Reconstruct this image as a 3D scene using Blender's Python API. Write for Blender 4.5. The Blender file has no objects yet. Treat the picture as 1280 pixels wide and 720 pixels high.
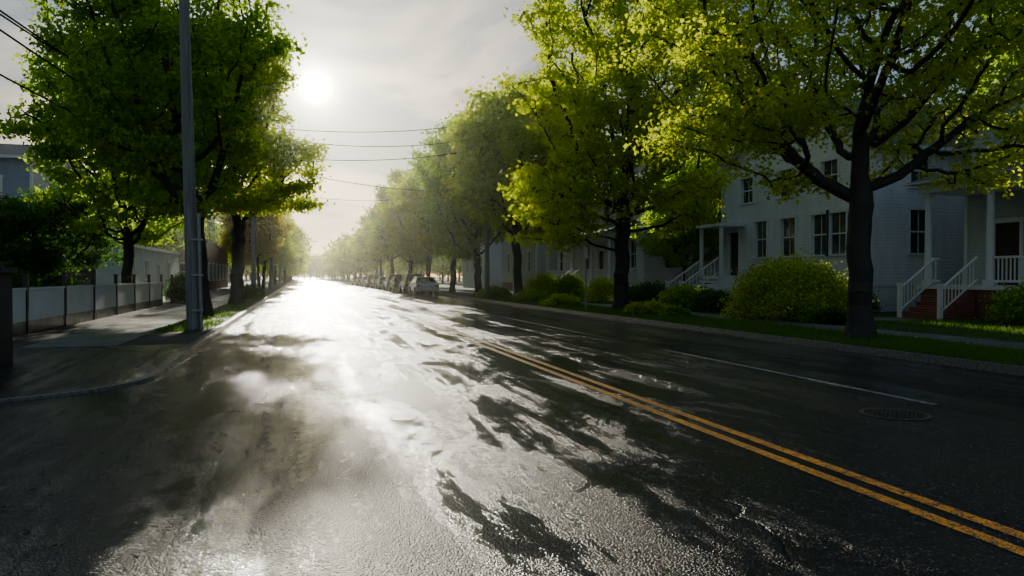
import bpy, math, random
import numpy as np
from mathutils import Vector, Matrix
random.seed(5)
scene=bpy.context.scene
COL=scene.collection
R=math.radians

# ------------------------------------------------------------------ helpers
def new_mat(name):
    m=bpy.data.materials.new(name); m.use_nodes=True
    nt=m.node_tree; nt.nodes.clear()
    out=nt.nodes.new('ShaderNodeOutputMaterial')
    return m,nt,out
def N(nt,t,**kw):
    n=nt.nodes.new(t)
    for k,v in kw.items():
        if k.startswith('i_'): n.inputs[k[2:].replace('_',' ')].default_value=v
        else: setattr(n,k,v)
    return n
def L(nt,a,b): nt.links.new(a,b)
def ramp(nt,fac,stops):
    r=nt.nodes.new('ShaderNodeValToRGB'); e=r.color_ramp.elements
    while len(e)<len(stops): e.new(0.5)
    for i,(p,c) in enumerate(stops):
        e[i].position=p
        e[i].color=c if len(c)==4 else (*c,1)
    L(nt,fac,r.inputs[0]); return r.outputs[0]
def g(v): return (v,v,v)
def math_(nt,op,a,b=None,c=None):
    n=nt.nodes.new('ShaderNodeMath'); n.operation=op
    for i,x in enumerate((a,b,c)):
        if x is None: continue
        if isinstance(x,(int,float)): n.inputs[i].default_value=x
        else: L(nt,x,n.inputs[i])
    return n.outputs[0]
def noise(nt,vec,scale,detail=4,rough=.55,dist=0):
    n=nt.nodes.new('ShaderNodeTexNoise'); n.inputs['Scale'].default_value=scale
    n.inputs['Detail'].default_value=detail; n.inputs['Roughness'].default_value=rough
    n.inputs['Distortion'].default_value=dist
    if vec is not None: L(nt,vec,n.inputs['Vector'])
    return n.outputs['Fac']
def mapping(nt,vec,scale=(1,1,1),loc=(0,0,0)):
    m=nt.nodes.new('ShaderNodeMapping'); m.inputs['Scale'].default_value=scale; m.inputs['Location'].default_value=loc
    L(nt,vec,m.inputs['Vector']); return m.outputs[0]
def mixc(nt,f,a,b,bt='MIX'):
    n=nt.nodes.new('ShaderNodeMix'); n.data_type='RGBA'; n.blend_type=bt
    for s,x in ((n.inputs[0],f),(n.inputs[6],a),(n.inputs[7],b)):
        if isinstance(x,(int,float)): s.default_value=x
        elif isinstance(x,tuple): s.default_value=(*x,1) if len(x)==3 else x
        else: L(nt,x,s)
    return n.outputs[2]

def simple(name,c1,c2,scale=3,rough=(.5,.8),bump=.1,bscale=30,metal=0,stretch=(1,1,1)):
    m,nt,out=new_mat(name)
    tc=N(nt,'ShaderNodeNewGeometry'); p=mapping(nt,tc.outputs['Position'],stretch)
    f=noise(nt,p,scale,3)
    b=N(nt,'ShaderNodeBsdfPrincipled'); b.inputs['Metallic'].default_value=metal
    L(nt,ramp(nt,f,[(.3,c1),(.7,c2)]),b.inputs['Base Color'])
    L(nt,ramp(nt,f,[(.3,g(rough[0])),(.7,g(rough[1]))]),b.inputs['Roughness'])
    if bump>0:
        bp=N(nt,'ShaderNodeBump'); bp.inputs['Strength'].default_value=bump; bp.inputs['Distance'].default_value=.02
        L(nt,noise(nt,p,bscale,2),bp.inputs['Height']); L(nt,bp.outputs[0],b.inputs['Normal'])
    L(nt,b.outputs[0],out.inputs[0]); return m

def siding(name,c1,c2,pitch=.13):
    m,nt,out=new_mat(name)
    geo=N(nt,'ShaderNodeNewGeometry'); sp=N(nt,'ShaderNodeSeparateXYZ'); L(nt,geo.outputs['Position'],sp.inputs[0])
    fr=math_(nt,'FRACT',math_(nt,'DIVIDE',sp.outputs[2],pitch))
    f=noise(nt,mapping(nt,geo.outputs['Position'],(1,1,.25)),2.2,4)
    col=ramp(nt,f,[(.25,c1),(.7,c2)])
    line=ramp(nt,fr,[(0,g(.45)),(.1,g(1))])
    b=N(nt,'ShaderNodeBsdfPrincipled'); L(nt,mixc(nt,1.0,col,line,'MULTIPLY'),b.inputs['Base Color'])
    b.inputs['Roughness'].default_value=.55
    bp=N(nt,'ShaderNodeBump'); bp.inputs['Strength'].default_value=.8; bp.inputs['Distance'].default_value=.02
    bp.invert=True
    L(nt,fr,bp.inputs['Height']); L(nt,bp.outputs[0],b.inputs['Normal'])
    L(nt,b.outputs[0],out.inputs[0]); return m

def brick(name,c1,c2,mortar):
    m,nt,out=new_mat(name)
    geo=N(nt,'ShaderNodeNewGeometry'); sp=N(nt,'ShaderNodeSeparateXYZ'); L(nt,geo.outputs['Position'],sp.inputs[0])
    cb=N(nt,'ShaderNodeCombineXYZ'); L(nt,math_(nt,'ADD',sp.outputs[0],sp.outputs[1]),cb.inputs[0]); L(nt,sp.outputs[2],cb.inputs[1])
    bt=N(nt,'ShaderNodeTexBrick'); L(nt,cb.outputs[0],bt.inputs['Vector'])
    bt.inputs['Scale'].default_value=1; bt.inputs['Brick Width'].default_value=.22; bt.inputs['Row Height'].default_value=.075
    bt.inputs['Mortar Size'].default_value=.008
    bt.inputs['Color1'].default_value=(*c1,1); bt.inputs['Color2'].default_value=(*c2,1); bt.inputs['Mortar'].default_value=(*mortar,1)
    b=N(nt,'ShaderNodeBsdfPrincipled'); b.inputs['Roughness'].default_value=.7
    L(nt,bt.outputs[0],b.inputs['Base Color']); L(nt,b.outputs[0],out.inputs[0]); return m

def leafmat(name,dark,light,tdark,tlight,tmix=.55):
    m,nt,out=new_mat(name)
    geo=N(nt,'ShaderNodeNewGeometry')
    f=noise(nt,geo.outputs['Position'],.9,1)
    r=math_(nt,'ADD',math_(nt,'MULTIPLY',geo.outputs['Random Per Island'],.5),math_(nt,'MULTIPLY',f,.6))
    c=ramp(nt,r,[(.2,dark),(.85,light)]); t=ramp(nt,r,[(.2,tdark),(.85,tlight)])
    b=N(nt,'ShaderNodeBsdfPrincipled'); b.inputs['Roughness'].default_value=.5
    b.inputs['Specular IOR Level'].default_value=.2
    L(nt,c,b.inputs['Base Color'])
    tr=N(nt,'ShaderNodeBsdfTranslucent'); L(nt,t,tr.inputs[0])
    mx=N(nt,'ShaderNodeMixShader'); mx.inputs[0].default_value=tmix
    L(nt,b.outputs[0],mx.inputs[1]); L(nt,tr.outputs[0],mx.inputs[2]); L(nt,mx.outputs[0],out.inputs[0]); return m

# ------------------------------------------------------------------ materials
M={}
M['leaf_bright']=leafmat('leaf_bright',(.05,.115,.006),(.12,.19,.01),(.52,.70,.010),(.92,.99,.03),.74)
M['leaf_mid']=leafmat('leaf_mid',(.03,.085,.012),(.08,.15,.02),(.34,.60,.025),(.66,.88,.05),.70)
M['leaf_dark']=leafmat('leaf_dark',(.018,.055,.015),(.045,.10,.02),(.08,.24,.03),(.2,.42,.05),.5)
M['leaf_yellow']=leafmat('leaf_yellow',(.14,.13,.01),(.22,.18,.015),(.7,.62,.03),(.85,.75,.05),.65)
M['bark']=simple('bark',(.010,.009,.008),(.042,.035,.028),7,(.5,.85),.9,22,0,(1,1,.25))
M['siding_white']=siding('siding_white',(.66,.67,.69),(.82,.83,.84))
M['siding_cream']=siding('siding_cream',(.40,.44,.43),(.56,.59,.58))
M['siding_blue']=siding('siding_blue',(.14,.23,.38),(.2,.31,.48))
M['stucco']=simple('stucco',(.55,.65,.64),(.74,.80,.78),1.2,(.7,.9),.2,40)
M['brickred']=brick('brick_red',(.30,.06,.03),(.2,.045,.03),(.25,.22,.2))
M['brickdark']=brick('brick_dark',(.03,.022,.022),(.022,.018,.018),(.04,.038,.035))
M['trim']=simple('trim_white',(.74,.75,.76),(.85,.85,.85),4,(.35,.5),.04,30)
M['roof']=simple('roof_shingle',(.035,.037,.042),(.09,.09,.1),9,(.45,.75),.6,22)
M['darkpaint']=simple('dark_paint',(.012,.013,.015),(.03,.03,.033),6,(.3,.5),.1,30)
M['doorpaint']=simple('door_paint',(.03,.02,.02),(.06,.035,.03),6,(.3,.5),.05,30)
M['concrete_light']=simple('concrete_light',(.68,.70,.72),(.82,.83,.84),1.5,(.5,.8),.15,50)
M['granite']=simple('granite_kerb',(.045,.045,.047),(.14,.137,.132),22,(.15,.45),.5,60)
M['iron']=simple('cast_iron',(.012,.011,.010),(.03,.027,.025),18,(.25,.5),.3,60,.4)
M['galv']=simple('galvanised',(.25,.26,.27),(.4,.41,.42),6,(.35,.55),.1,30,.7)
M['wire']=simple('wire_black',(.006,.006,.006),(.012,.012,.012),6,(.6,.7),0)
M['polewood']=simple('pole_wood',(.14,.135,.125),(.32,.31,.29),5,(.4,.7),.8,16,0,(3,3,.15))
M['rubber']=simple('tyre_rubber',(.01,.01,.01),(.03,.03,.03),9,(.6,.8),.1,30)
def glassmat():
    m,nt,out=new_mat('window_glass')
    geo=N(nt,'ShaderNodeNewGeometry'); f=noise(nt,geo.outputs['Position'],.7,2)
    b=N(nt,'ShaderNodeBsdfPrincipled'); b.inputs['Roughness'].default_value=.06
    b.inputs['Specular IOR Level'].default_value=.8
    L(nt,ramp(nt,f,[(.4,(.012,.016,.022)),(.65,(.07,.085,.1))]),b.inputs['Base Color'])
    L(nt,b.outputs[0],out.inputs[0]); return m
M['glass']=glassmat()
def paint_car(name,c):
    m,nt,out=new_mat(name); geo=N(nt,'ShaderNodeNewGeometry'); f=noise(nt,geo.outputs['Position'],6,2)
    b=N(nt,'ShaderNodeBsdfPrincipled'); b.inputs['Roughness'].default_value=.25; b.inputs['Coat Weight'].default_value=.6
    L(nt,ramp(nt,f,[(.3,tuple(x*.85 for x in c)),(.7,c)]),b.inputs['Base Color']); L(nt,b.outputs[0],out.inputs[0]); return m

def asphalt():
    m,nt,out=new_mat('wet_asphalt')
    geo=N(nt,'ShaderNodeNewGeometry'); P=geo.outputs['Position']
    tr=noise(nt,mapping(nt,P,(1.6,.07,1)),1.0,4,.65,.4)
    pt=noise(nt,mapping(nt,P,(.9,.4,1),(3.1,7.7,0)),1.0,7,.8,.5)
    wet=math_(nt,'ADD',math_(nt,'MULTIPLY',tr,.45),math_(nt,'MULTIPLY',pt,.55))
    wetm=ramp(nt,wet,[(.46,g(0)),(.55,g(1))])
    vo=N(nt,'ShaderNodeTexVoronoi'); vo.inputs['Scale'].default_value=75; L(nt,P,vo.inputs['Vector'])
    fine=noise(nt,P,48,3,.8)
    dv=N(nt,'ShaderNodeVectorMath',operation='ADD'); L(nt,P,dv.inputs[0])
    nz=N(nt,'ShaderNodeTexNoise'); nz.inputs['Scale'].default_value=1.4; nz.inputs['Detail'].default_value=4; L(nt,P,nz.inputs['Vector'])
    L(nt,nz.outputs['Color'],dv.inputs[1])
    vc=N(nt,'ShaderNodeTexVoronoi',feature='DISTANCE_TO_EDGE'); vc.inputs['Scale'].default_value=.33; L(nt,mapping(nt,dv.outputs[0],(1,.6,1)),vc.inputs['Vector'])
    crack=ramp(nt,vc.outputs['Distance'],[(.0,g(1)),(.012,g(0))])
    crk=math_(nt,'MULTIPLY',crack,ramp(nt,noise(nt,P,.25,1),[(.48,g(0)),(.56,g(1))]))
    base=ramp(nt,vo.outputs['Color'],[(0,g(.005)),(.76,(.013,.014,.018)),(.88,(.07,.072,.088)),(1,(.17,.17,.19))])
    big=ramp(nt,tr,[(.3,g(.6)),(.7,g(1.2))])
    col=mixc(nt,1.0,base,big,'MULTIPLY')
    col=mixc(nt,math_(nt,'MULTIPLY',wetm,.5),col,(.005,.006,.009))
    col=mixc(nt,crk,col,g(.004))
    b=N(nt,'ShaderNodeBsdfPrincipled'); L(nt,col,b.inputs['Base Color'])
    rr=math_(nt,'MULTIPLY_ADD',wetm,-.19,.29)
    L(nt,math_(nt,'ADD',rr,math_(nt,'MULTIPLY',math_(nt,'SUBTRACT',fine,.5),.18)),b.inputs['Roughness'])
    b.inputs['IOR'].default_value=1.33
    # drier asphalt holds less surface water -> weaker sheen
    L(nt,math_(nt,'MULTIPLY_ADD',wetm,.28,.24),b.inputs['Specular IOR Level'])
    h=math_(nt,'ADD',math_(nt,'MULTIPLY',vo.outputs['Distance'],-.9),math_(nt,'MULTIPLY',fine,1.0))
    h=math_(nt,'SUBTRACT',h,math_(nt,'MULTIPLY',crk,1.5))
    bp=N(nt,'ShaderNodeBump'); bp.inputs['Distance'].default_value=.0095
    L(nt,math_(nt,'MULTIPLY_ADD',wetm,-.66,.95),bp.inputs['Strength']); L(nt,h,bp.inputs['Height'])
    L(nt,bp.outputs[0],b.inputs['Normal'])
    L(nt,b.outputs[0],out.inputs[0]); return m
M['asphalt']=asphalt()
def linepaint(name,c,wear):
    m,nt,out=new_mat(name)
    geo=N(nt,'ShaderNodeNewGeometry'); P=geo.outputs['Position']
    vo=N(nt,'ShaderNodeTexVoronoi'); vo.inputs['Scale'].default_value=75; L(nt,P,vo.inputs['Vector'])
    f=math_(nt,'ADD',math_(nt,'MULTIPLY',noise(nt,P,12,5,.78),.75),math_(nt,'MULTIPLY',vo.outputs['Distance'],.35))
    w=ramp(nt,f,[(wear,g(0)),(wear+.07,g(1))])
    tone=ramp(nt,noise(nt,P,1.1,4,.7),[(.3,g(.6)),(.7,g(1.0))])
    col=mixc(nt,w,mixc(nt,1.0,c,tone,'MULTIPLY'),(.02,.02,.022))
    b=N(nt,'ShaderNodeBsdfPrincipled'); L(nt,col,b.inputs['Base Color']); b.inputs['Roughness'].default_value=.36
    bp=N(nt,'ShaderNodeBump'); bp.inputs['Distance'].default_value=.006; bp.inputs['Strength'].default_value=.6
    L(nt,math_(nt,'MULTIPLY',vo.outputs['Distance'],-1.0),bp.inputs['Height']); L(nt,bp.outputs[0],b.inputs['Normal'])
    L(nt,b.outputs[0],out.inputs[0]); return m
M['yellow']=linepaint('yellow_paint',(.68,.29,.012),.55)
M['white']=linepaint('white_paint',(.6,.6,.6),.50)
M['whiteworn']=linepaint('white_paint_worn',(.35,.35,.36),.42)
def sidewalk():
    m,nt,out=new_mat('wet_concrete')
    geo=N(nt,'ShaderNodeNewGeometry'); P=geo.outputs['Position']
    sp=N(nt,'ShaderNodeSeparateXYZ'); L(nt,P,sp.inputs[0])
    fr=math_(nt,'FRACT',math_(nt,'DIVIDE',sp.outputs[1],1.5))
    j=ramp(nt,fr,[(0,g(.3)),(.015,g(1))])
    c=ramp(nt,noise(nt,P,1.3,5),[(.3,(.07,.07,.072)),(.7,(.17,.168,.162))])
    c=mixc(nt,1.0,c,j,'MULTIPLY')
    b=N(nt,'ShaderNodeBsdfPrincipled'); L(nt,c,b.inputs['Base Color'])
    L(nt,ramp(nt,noise(nt,P,.8,4),[(.4,g(.3)),(.6,g(.6))]),b.inputs['Roughness'])
    bp=N(nt,'ShaderNodeBump'); bp.inputs['Distance'].default_value=.005; bp.inputs['Strength'].default_value=.5
    L(nt,noise(nt,P,90,2),bp.inputs['Height']); L(nt,bp.outputs[0],b.inputs['Normal'])
    L(nt,b.outputs[0],out.inputs[0]); return m
M['sidewalk']=sidewalk()
M['soil']=simple('lawn_soil',(.013,.026,.008),(.03,.055,.014),1.6,(.6,.9),.8,25)
M['verge']=simple('verge_soil',(.016,.015,.011),(.032,.034,.016),1.2,(.45,.9),.8,25)
M['grassblade']=leafmat('grass_blade',(.022,.065,.008),(.05,.12,.015),(.12,.34,.02),(.30,.52,.03),.45)

# ------------------------------------------------------------------ mesh utilities
def obj_from(name,verts,faces,mats,midx=None,smooth=False,parent=None):
    me=bpy.data.meshes.new(name); me.from_pydata(verts,[],faces)
    for m in mats: me.materials.append(m)
    if midx is not None: me.polygons.foreach_set('material_index',midx)
    if smooth: me.polygons.foreach_set('use_smooth',[True]*len(faces))
    me.update(); o=bpy.data.objects.new(name,me); COL.objects.link(o)
    if parent is not None: o.parent=parent
    return o
def np_mesh(name,V,F,mats,midx,smooth=None):
    me=bpy.data.meshes.new(name); n=len(F); k=F.shape[1]
    me.vertices.add(len(V)); me.vertices.foreach_set('co',V.astype(np.float32).ravel())
    me.loops.add(n*k); me.loops.foreach_set('vertex_index',F.astype(np.int32).ravel())
    me.polygons.add(n); me.polygons.foreach_set('loop_start',np.arange(0,n*k,k,dtype=np.int32))
    try: me.polygons.foreach_set('loop_total',np.full(n,k,dtype=np.int32))
    except Exception: pass
    for m in mats: me.materials.append(m)
    me.polygons.foreach_set('material_index',midx.astype(np.int32))
    if smooth is not None: me.polygons.foreach_set('use_smooth',smooth)
    me.update(calc_edges=True); me.validate(); return me
def empty(name,loc=(0,0,0)):
    o=bpy.data.objects.new(name,None); o.location=loc; o.empty_display_size=.3; COL.objects.link(o); return o
class MB:
    def __init__(s): s.v=[]; s.f=[]; s.m=[]; s.mats=[]
    def mi(s,mat):
        if mat not in s.mats: s.mats.append(mat)
        return s.mats.index(mat)
    def poly(s,pts,mat):
        n=len(s.v); s.v+= [tuple(p) for p in pts]; s.f.append(tuple(range(n,n+len(pts)))); s.m.append(s.mi(mat))
    def box(s,x0,x1,y0,y1,z0,z1,mat):
        n=len(s.v)
        s.v+=[(x0,y0,z0),(x1,y0,z0),(x1,y1,z0),(x0,y1,z0),(x0,y0,z1),(x1,y0,z1),(x1,y1,z1),(x0,y1,z1)]
        for f in ((0,3,2,1),(4,5,6,7),(0,1,5,4),(1,2,6,5),(2,3,7,6),(3,0,4,7)):
            s.f.append(tuple(n+i for i in f)); s.m.append(s.mi(mat))
    def obox(s,O,U,W,Nn,u0,u1,w0,w1,d0,d1,mat):
        n=len(s.v)
        for (a,b,c) in ((u0,w0,d0),(u1,w0,d0),(u1,w1,d0),(u0,w1,d0),(u0,w0,d1),(u1,w0,d1),(u1,w1,d1),(u0,w1,d1)):
            s.v.append(tuple(O+U*a+W*b+Nn*c))
        for f in ((0,3,2,1),(4,5,6,7),(0,1,5,4),(1,2,6,5),(2,3,7,6),(3,0,4,7)):
            s.f.append(tuple(n+i for i in f)); s.m.append(s.mi(mat))
    def tube(s,a,b,r0,r1,mat,k=10,cap=True):
        a=Vector(a); b=Vector(b); d=(b-a).normalized()
        x=d.cross(Vector((0,0,1)) if abs(d.z)<.9 else Vector((1,0,0))).normalized(); y=d.cross(x)
        n=len(s.v)
        for c,r in ((a,r0),(b,r1)):
            for i in range(k):
                t=2*math.pi*i/k; s.v.append(tuple(c+x*math.cos(t)*r+y*math.sin(t)*r))
        for i in range(k):
            j=(i+1)%k; s.f.append((n+i,n+j,n+k+j,n+k+i)); s.m.append(s.mi(mat))
        if cap:
            s.f.append(tuple(n+i for i in range(k))); s.m.append(s.mi(mat))
            s.f.append(tuple(n+k+i for i in range(k))); s.m.append(s.mi(mat))
    def make(s,name,parent=None,smooth=False,bevel=0):
        o=obj_from(name,s.v,s.f,s.mats,s.m,smooth,parent)
        if bevel: 
            b=o.modifiers.new('b','BEVEL'); b.width=bevel; b.segments=2; b.limit_method='ANGLE'
        return o

# ------------------------------------------------------------------ trees
UPZ=np.array([0,0,1.])
def nrm(a): return a/(np.linalg.norm(a,axis=-1,keepdims=True)+1e-9)
def crown_points(rng,c,rad,nclump,per,sig,shell=.45,zc=1.0):
    c=np.array(c,float); rad=np.array(rad,float)
    d=nrm(rng.normal(size=(nclump,3))); r=rng.uniform(shell,1,size=(nclump,1))**.6
    cl=c+d*r*rad*.92*rng.uniform(.85,1.12,size=(nclump,1))
    P=np.repeat(cl,per,axis=0)+rng.normal(size=(nclump*per,3))*np.array([sig,sig,sig*.5])
    return P
def grow(rng,trunk,att,D=.3,di=3.5,dk=.55,iters=140,trop=(0,0,.05)):
    nodes=[np.array(p,float) for p in trunk]; par=[-1]+list(range(len(trunk)-1))
    X=np.array(nodes)
    d=np.linalg.norm(att[:,None]-X[None],axis=2); near=d.argmin(1); dist=d.min(1)
    alive=np.ones(len(att),bool); kids={}
    trop=np.array(trop)
    for it in range(iters):
        idx=np.where(alive&((dist<di)|(it<25)))[0]
        if len(idx)==0: break
        new=[];newp=[]
        order=np.argsort(near[idx]); ids=idx[order]; ns=near[ids]
        u,st=np.unique(ns,return_index=True); st=list(st)+[len(ids)]
        for k,n in enumerate(u):
            a=ids[st[k]:st[k+1]]
            v=nrm(att[a]-X[n]).sum(0); l=np.linalg.norm(v)
            if l<1e-3: v=rng.normal(size=3); l=np.linalg.norm(v)
            v=v/l+trop+rng.normal(size=3)*.13; v/=np.linalg.norm(v)
            p=X[n]+v*D
            ks=kids.setdefault(int(n),[])
            if len(ks)>=4 or any(np.linalg.norm(q-p)<.35*D for q in ks):
                if len(ks)>=4: alive[a[:max(1,len(a)//3)]]=False
                else: alive[a[np.argmin(dist[a])]]=False
                continue
            ks.append(p); new.append(p); newp.append(int(n))
        if not new: continue
        NV=np.array(new); base=len(X); X=np.vstack([X,NV]); par+=newp
        dd=np.linalg.norm(att[:,None]-NV[None],axis=2); m=dd.min(1); am=dd.argmin(1)
        up=m<dist; dist[up]=m[up]; near[up]=am[up]+base
        alive&=dist>dk
    return X,np.array(par)
def tubes(X,par,rad,k=6):
    i=np.where(par>=0)[0]; a=X[par[i]]; b=X[i]; ra=np.minimum(rad[par[i]],rad[i]*1.25); rb=rad[i]
    d=nrm(b-a); ref=np.where(np.abs(d[:,2:3])<.9,UPZ[None],np.array([[1.,0,0]]))
    x=nrm(np.cross(d,ref)); y=np.cross(d,x); b=b+d*rb[:,None]*.3
    t=np.arange(k)*2*np.pi/k
    ring=lambda c,r:(c[:,None]+x[:,None]*(np.cos(t)[None,:,None]*r[:,None,None])+y[:,None]*(np.sin(t)[None,:,None]*r[:,None,None]))
    V=np.concatenate([ring(a,ra),ring(b,rb)],axis=1).reshape(-1,3)
    n=len(i); o=(np.arange(n)*2*k)[:,None]; j=np.arange(k); j2=(j+1)%k
    F=np.stack([o+j,o+j2,o+k+j2,o+k+j],axis=2).reshape(-1,4)
    return V,F
def leaves(rng,C,k,spread,size,flat=.6,up=.8,droop=.25):
    P=np.repeat(C,k,axis=0); n=len(P); P=P+rng.normal(size=(n,3))*spread*np.array([1,1,flat])
    nn=nrm(rng.normal(size=(n,3))+np.array([0,0,up])); a=rng.normal(size=(n,3)); a=nrm(a-(a*nn).sum(1,keepdims=True)*nn)
    b=np.cross(nn,a); Ls=size*rng.uniform(.55,1.35,size=(n,1))
    v0=P; v1=P+a*Ls*.45+b*Ls*.4+nn*Ls*.1; v2=P+a*Ls-nn*Ls*droop; v3=P+a*Ls*.45-b*Ls*.4+nn*Ls*.1
    V=np.stack([v0,v1,v2,v3],axis=1).reshape(-1,3); F=np.arange(n*4).reshape(n,4)
    return V,F
def tree_mesh(name,seed,trunk,crown,D,dk,trunk_r,leafmat_,nleaf,lsize,spread,di=3.5,flare=1.5,thin=3,up=.5,bare=.28):
    rng=np.random.default_rng(seed)
    att=np.vstack([crown_points(rng,*c) for c in crown])
    att=att[att[:,2]>1.9]
    X,par=grow(rng,trunk,att,D,di,dk)
    n=len(X); rs=np.zeros(n)
    e=2.25; kids=np.zeros(n,int)
    for i in range(n-1,0,-1):
        if kids[i]==0: rs[i]=1
        rs[par[i]]+=rs[i]; kids[par[i]]+=1
    rad=rs**(1/e); rad=rad/rad[0]*trunk_r; rad=np.maximum(rad,.006)
    z0=X[0,2]
    rad=rad*(1+(flare-1)*np.exp(-(X[:,2]-z0)/.25)*(np.arange(n)<len(trunk)))
    TV,TF=tubes(X,par,rad,8)
    tips=np.where((rs<=thin)&(np.arange(n)>len(trunk)+3))[0]
    ph=X[tips]; dens=.5+.5*np.sin(ph[:,0]*1.7+seed)*np.sin(ph[:,1]*1.5+1)*np.sin(ph[:,2]*2.3+2)+rng.uniform(-.35,.35,len(tips))
    tips=tips[dens>bare]
    k=max(1,int(nleaf/len(tips)))
    LV,LF=leaves(rng,X[tips],k,spread,lsize,.5,up)
    V=np.vstack([TV,LV]); F=np.vstack([TF,LF+len(TV)])
    mi=np.concatenate([np.zeros(len(TF)),np.ones(len(LF))])
    sm=np.concatenate([np.ones(len(TF),bool),np.zeros(len(LF),bool)])
    return np_mesh(name,V,F,[M['bark'],M[leafmat_]],mi,sm)
def trunkpts(x,y,h,step=.3,lean=(0,0),z0=.0,wob=.03,seed=1):
    rr=random.Random(seed); pts=[];n=int(h/step)
    for i in range(n+1):
        t=i/n; pts.append((x+lean[0]*t+rr.uniform(-wob,wob)*(i>0),y+lean[1]*t+rr.uniform(-wob,wob)*(i>0),z0+h*t))
    return pts
def place(me,name,loc=(0,0,0),rot=0,s=1):
    o=bpy.data.objects.new(name,me); o.location=loc; o.rotation_euler=(0,0,rot); o.scale=(s,s,s); COL.objects.link(o); return o

# near right tree (spreading, dark limbs)
me=tree_mesh('spreading_maple',11,trunkpts(0,0,2.0,.25,(.02,.05),0,.03),
   [((-.3,.3,6.6),(4.6,4.6,3.4),60,34,.5,.35),((-2.6,1.5,4.6),(1.9,1.9,1.0),12,26,.4,.2),((3.0,-.5,4.8),(2.2,2.2,1.6),18,26,.45,.2)],
   .24,.40,.25,'leaf_bright',44000,.115,.22,di=4,bare=.2)
place(me,'maple_tree',(12.0,13.7,.1))
# mid right tree, bright
me=tree_mesh('bright_maple',23,trunkpts(0,0,4.2,.35,(.1,0),0,.05),
   [((0,0,9.9),(4.3,4.3,5.9),88,26,.55,.4),((-2.4,-1.2,4.2),(2.0,1.7,1.8),22,24,.45,.2),((2.2,-.5,4.7),(1.6,1.6,1.4),12,24,.45,.2)],
   .32,.5,.30,'leaf_bright',46000,.17,.26,di=5,bare=.3)
place(me,'maple_tree',(12.4,27.4,.1))
# left trees
me=tree_mesh('left_maple',31,trunkpts(0,0,3.4,.35,(-.25,.2),0,.05),
   [((-1.05,0,8.6),(3.35,4.0,5.6),68,26,.5,.4)],.33,.5,.25,'leaf_mid',34000,.17,.26,di=5,bare=.24)
place(me,'street_tree',(-3.15,27.0,.1))
me=tree_mesh('left_maple_b',37,trunkpts(0,0,4.2,.35,(.15,.0),0,.05),
   [((-.75,0,10.6),(3.15,4.0,4.7),66,26,.5,.35),((.9,-.3,6.4),(3.8,3.4,2.4),46,26,.42,.3)],.35,.52,.30,'leaf_bright',46000,.18,.27,di=5,bare=.18)
place(me,'street_tree',(-3.0,38.5,.1))
tA=tree_mesh('tree_a',41,trunkpts(0,0,3.5,.4,(.1,.1),0,.05),
   [((0,0,8.0),(4.6,4.6,5.2),80,22,.65,.4)],.42,.65,.25,'leaf_mid',28000,.25,.34,di=5,bare=.2)
tB=tree_mesh('tree_b',43,trunkpts(0,0,3.2,.4,(-.1,.1),0,.05),
   [((0,0,7.4),(4.2,4.2,5.0),70,22,.65,.4)],.42,.65,.24,'leaf_bright',26000,.26,.34,di=5,bare=.2)
tD=tree_mesh('tree_d',47,trunkpts(0,0,2.6,.4,(.1,-.1),0,.05),
   [((0,0,8.0),(4.4,4.4,5.8),78,22,.6,.4)],.42,.65,.24,'leaf_mid',30000,.23,.32,di=5,bare=.2)
tS=tree_mesh('tree_s',49,trunkpts(0,0,.9,.3,(.05,-.05),0,.05),
   [((0,0,3.2),(2.3,2.3,2.4),46,22,.4,.3)],.3,.45,.12,'leaf_dark',16000,.14,.25,di=4,bare=.2)
tY=tree_mesh('tree_y',53,trunkpts(0,0,2.2,.4,(.1,.1),0,.04),
   [((0,0,4.9),(1.9,1.9,3.0),34,20,.45,.3)],.35,.55,.12,'leaf_yellow',10000,.2,.28,di=4)
place(tD,'garden_tree',(-6.9,33.6,.1),.5,.86)
place(tS,'ornamental_tree',(-9.9,35.5,.1),2.5,.92)
place(tS,'ornamental_tree',(-8.9,27.0,.1),.7,.7)
for i,(x,y,me_,r,s) in enumerate([(12.6,42.5,tB,.3,1.08),(12.4,52,tA,1.9,1.0),(12.5,62,tB,3.3,1.0),(12.4,74,tB,4.2,1.0),
      (12.6,88,tA,5.1,1.0),(12.4,103,tB,.9,1.0),(12.5,120,tB,2.2,1.0)]):
    place(me_,'street_tree',(x,y,.1),r,s)
for i,(x,y,me_,r,s) in enumerate([(-3.4,58,tY,.3,1.0),(-3.3,66,tY,2,1.15),(-3.6,80,tB,3.3,.72),(-3.5,95,tB,4.2,.8),(-3.5,115,tB,.2,.9)]):
    place(me_,'street_tree',(x,y,.1),r,s)
for (x,y,me_,r,s) in [(26,38,tD,.4,1.0),(33,24,tD,1.2,1.2),(36,12,tA,2.2,1.2),(27,60,tA,1,1.1),(-22,72,tD,2.2,.7),(-12.5,68,tA,.4,.85),(-9.5,102,tA,1.4,.9),(20.5,36.6,tD,3,.6)]:
    place(me_,'garden_tree',(x,y,.1),r,s)
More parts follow.
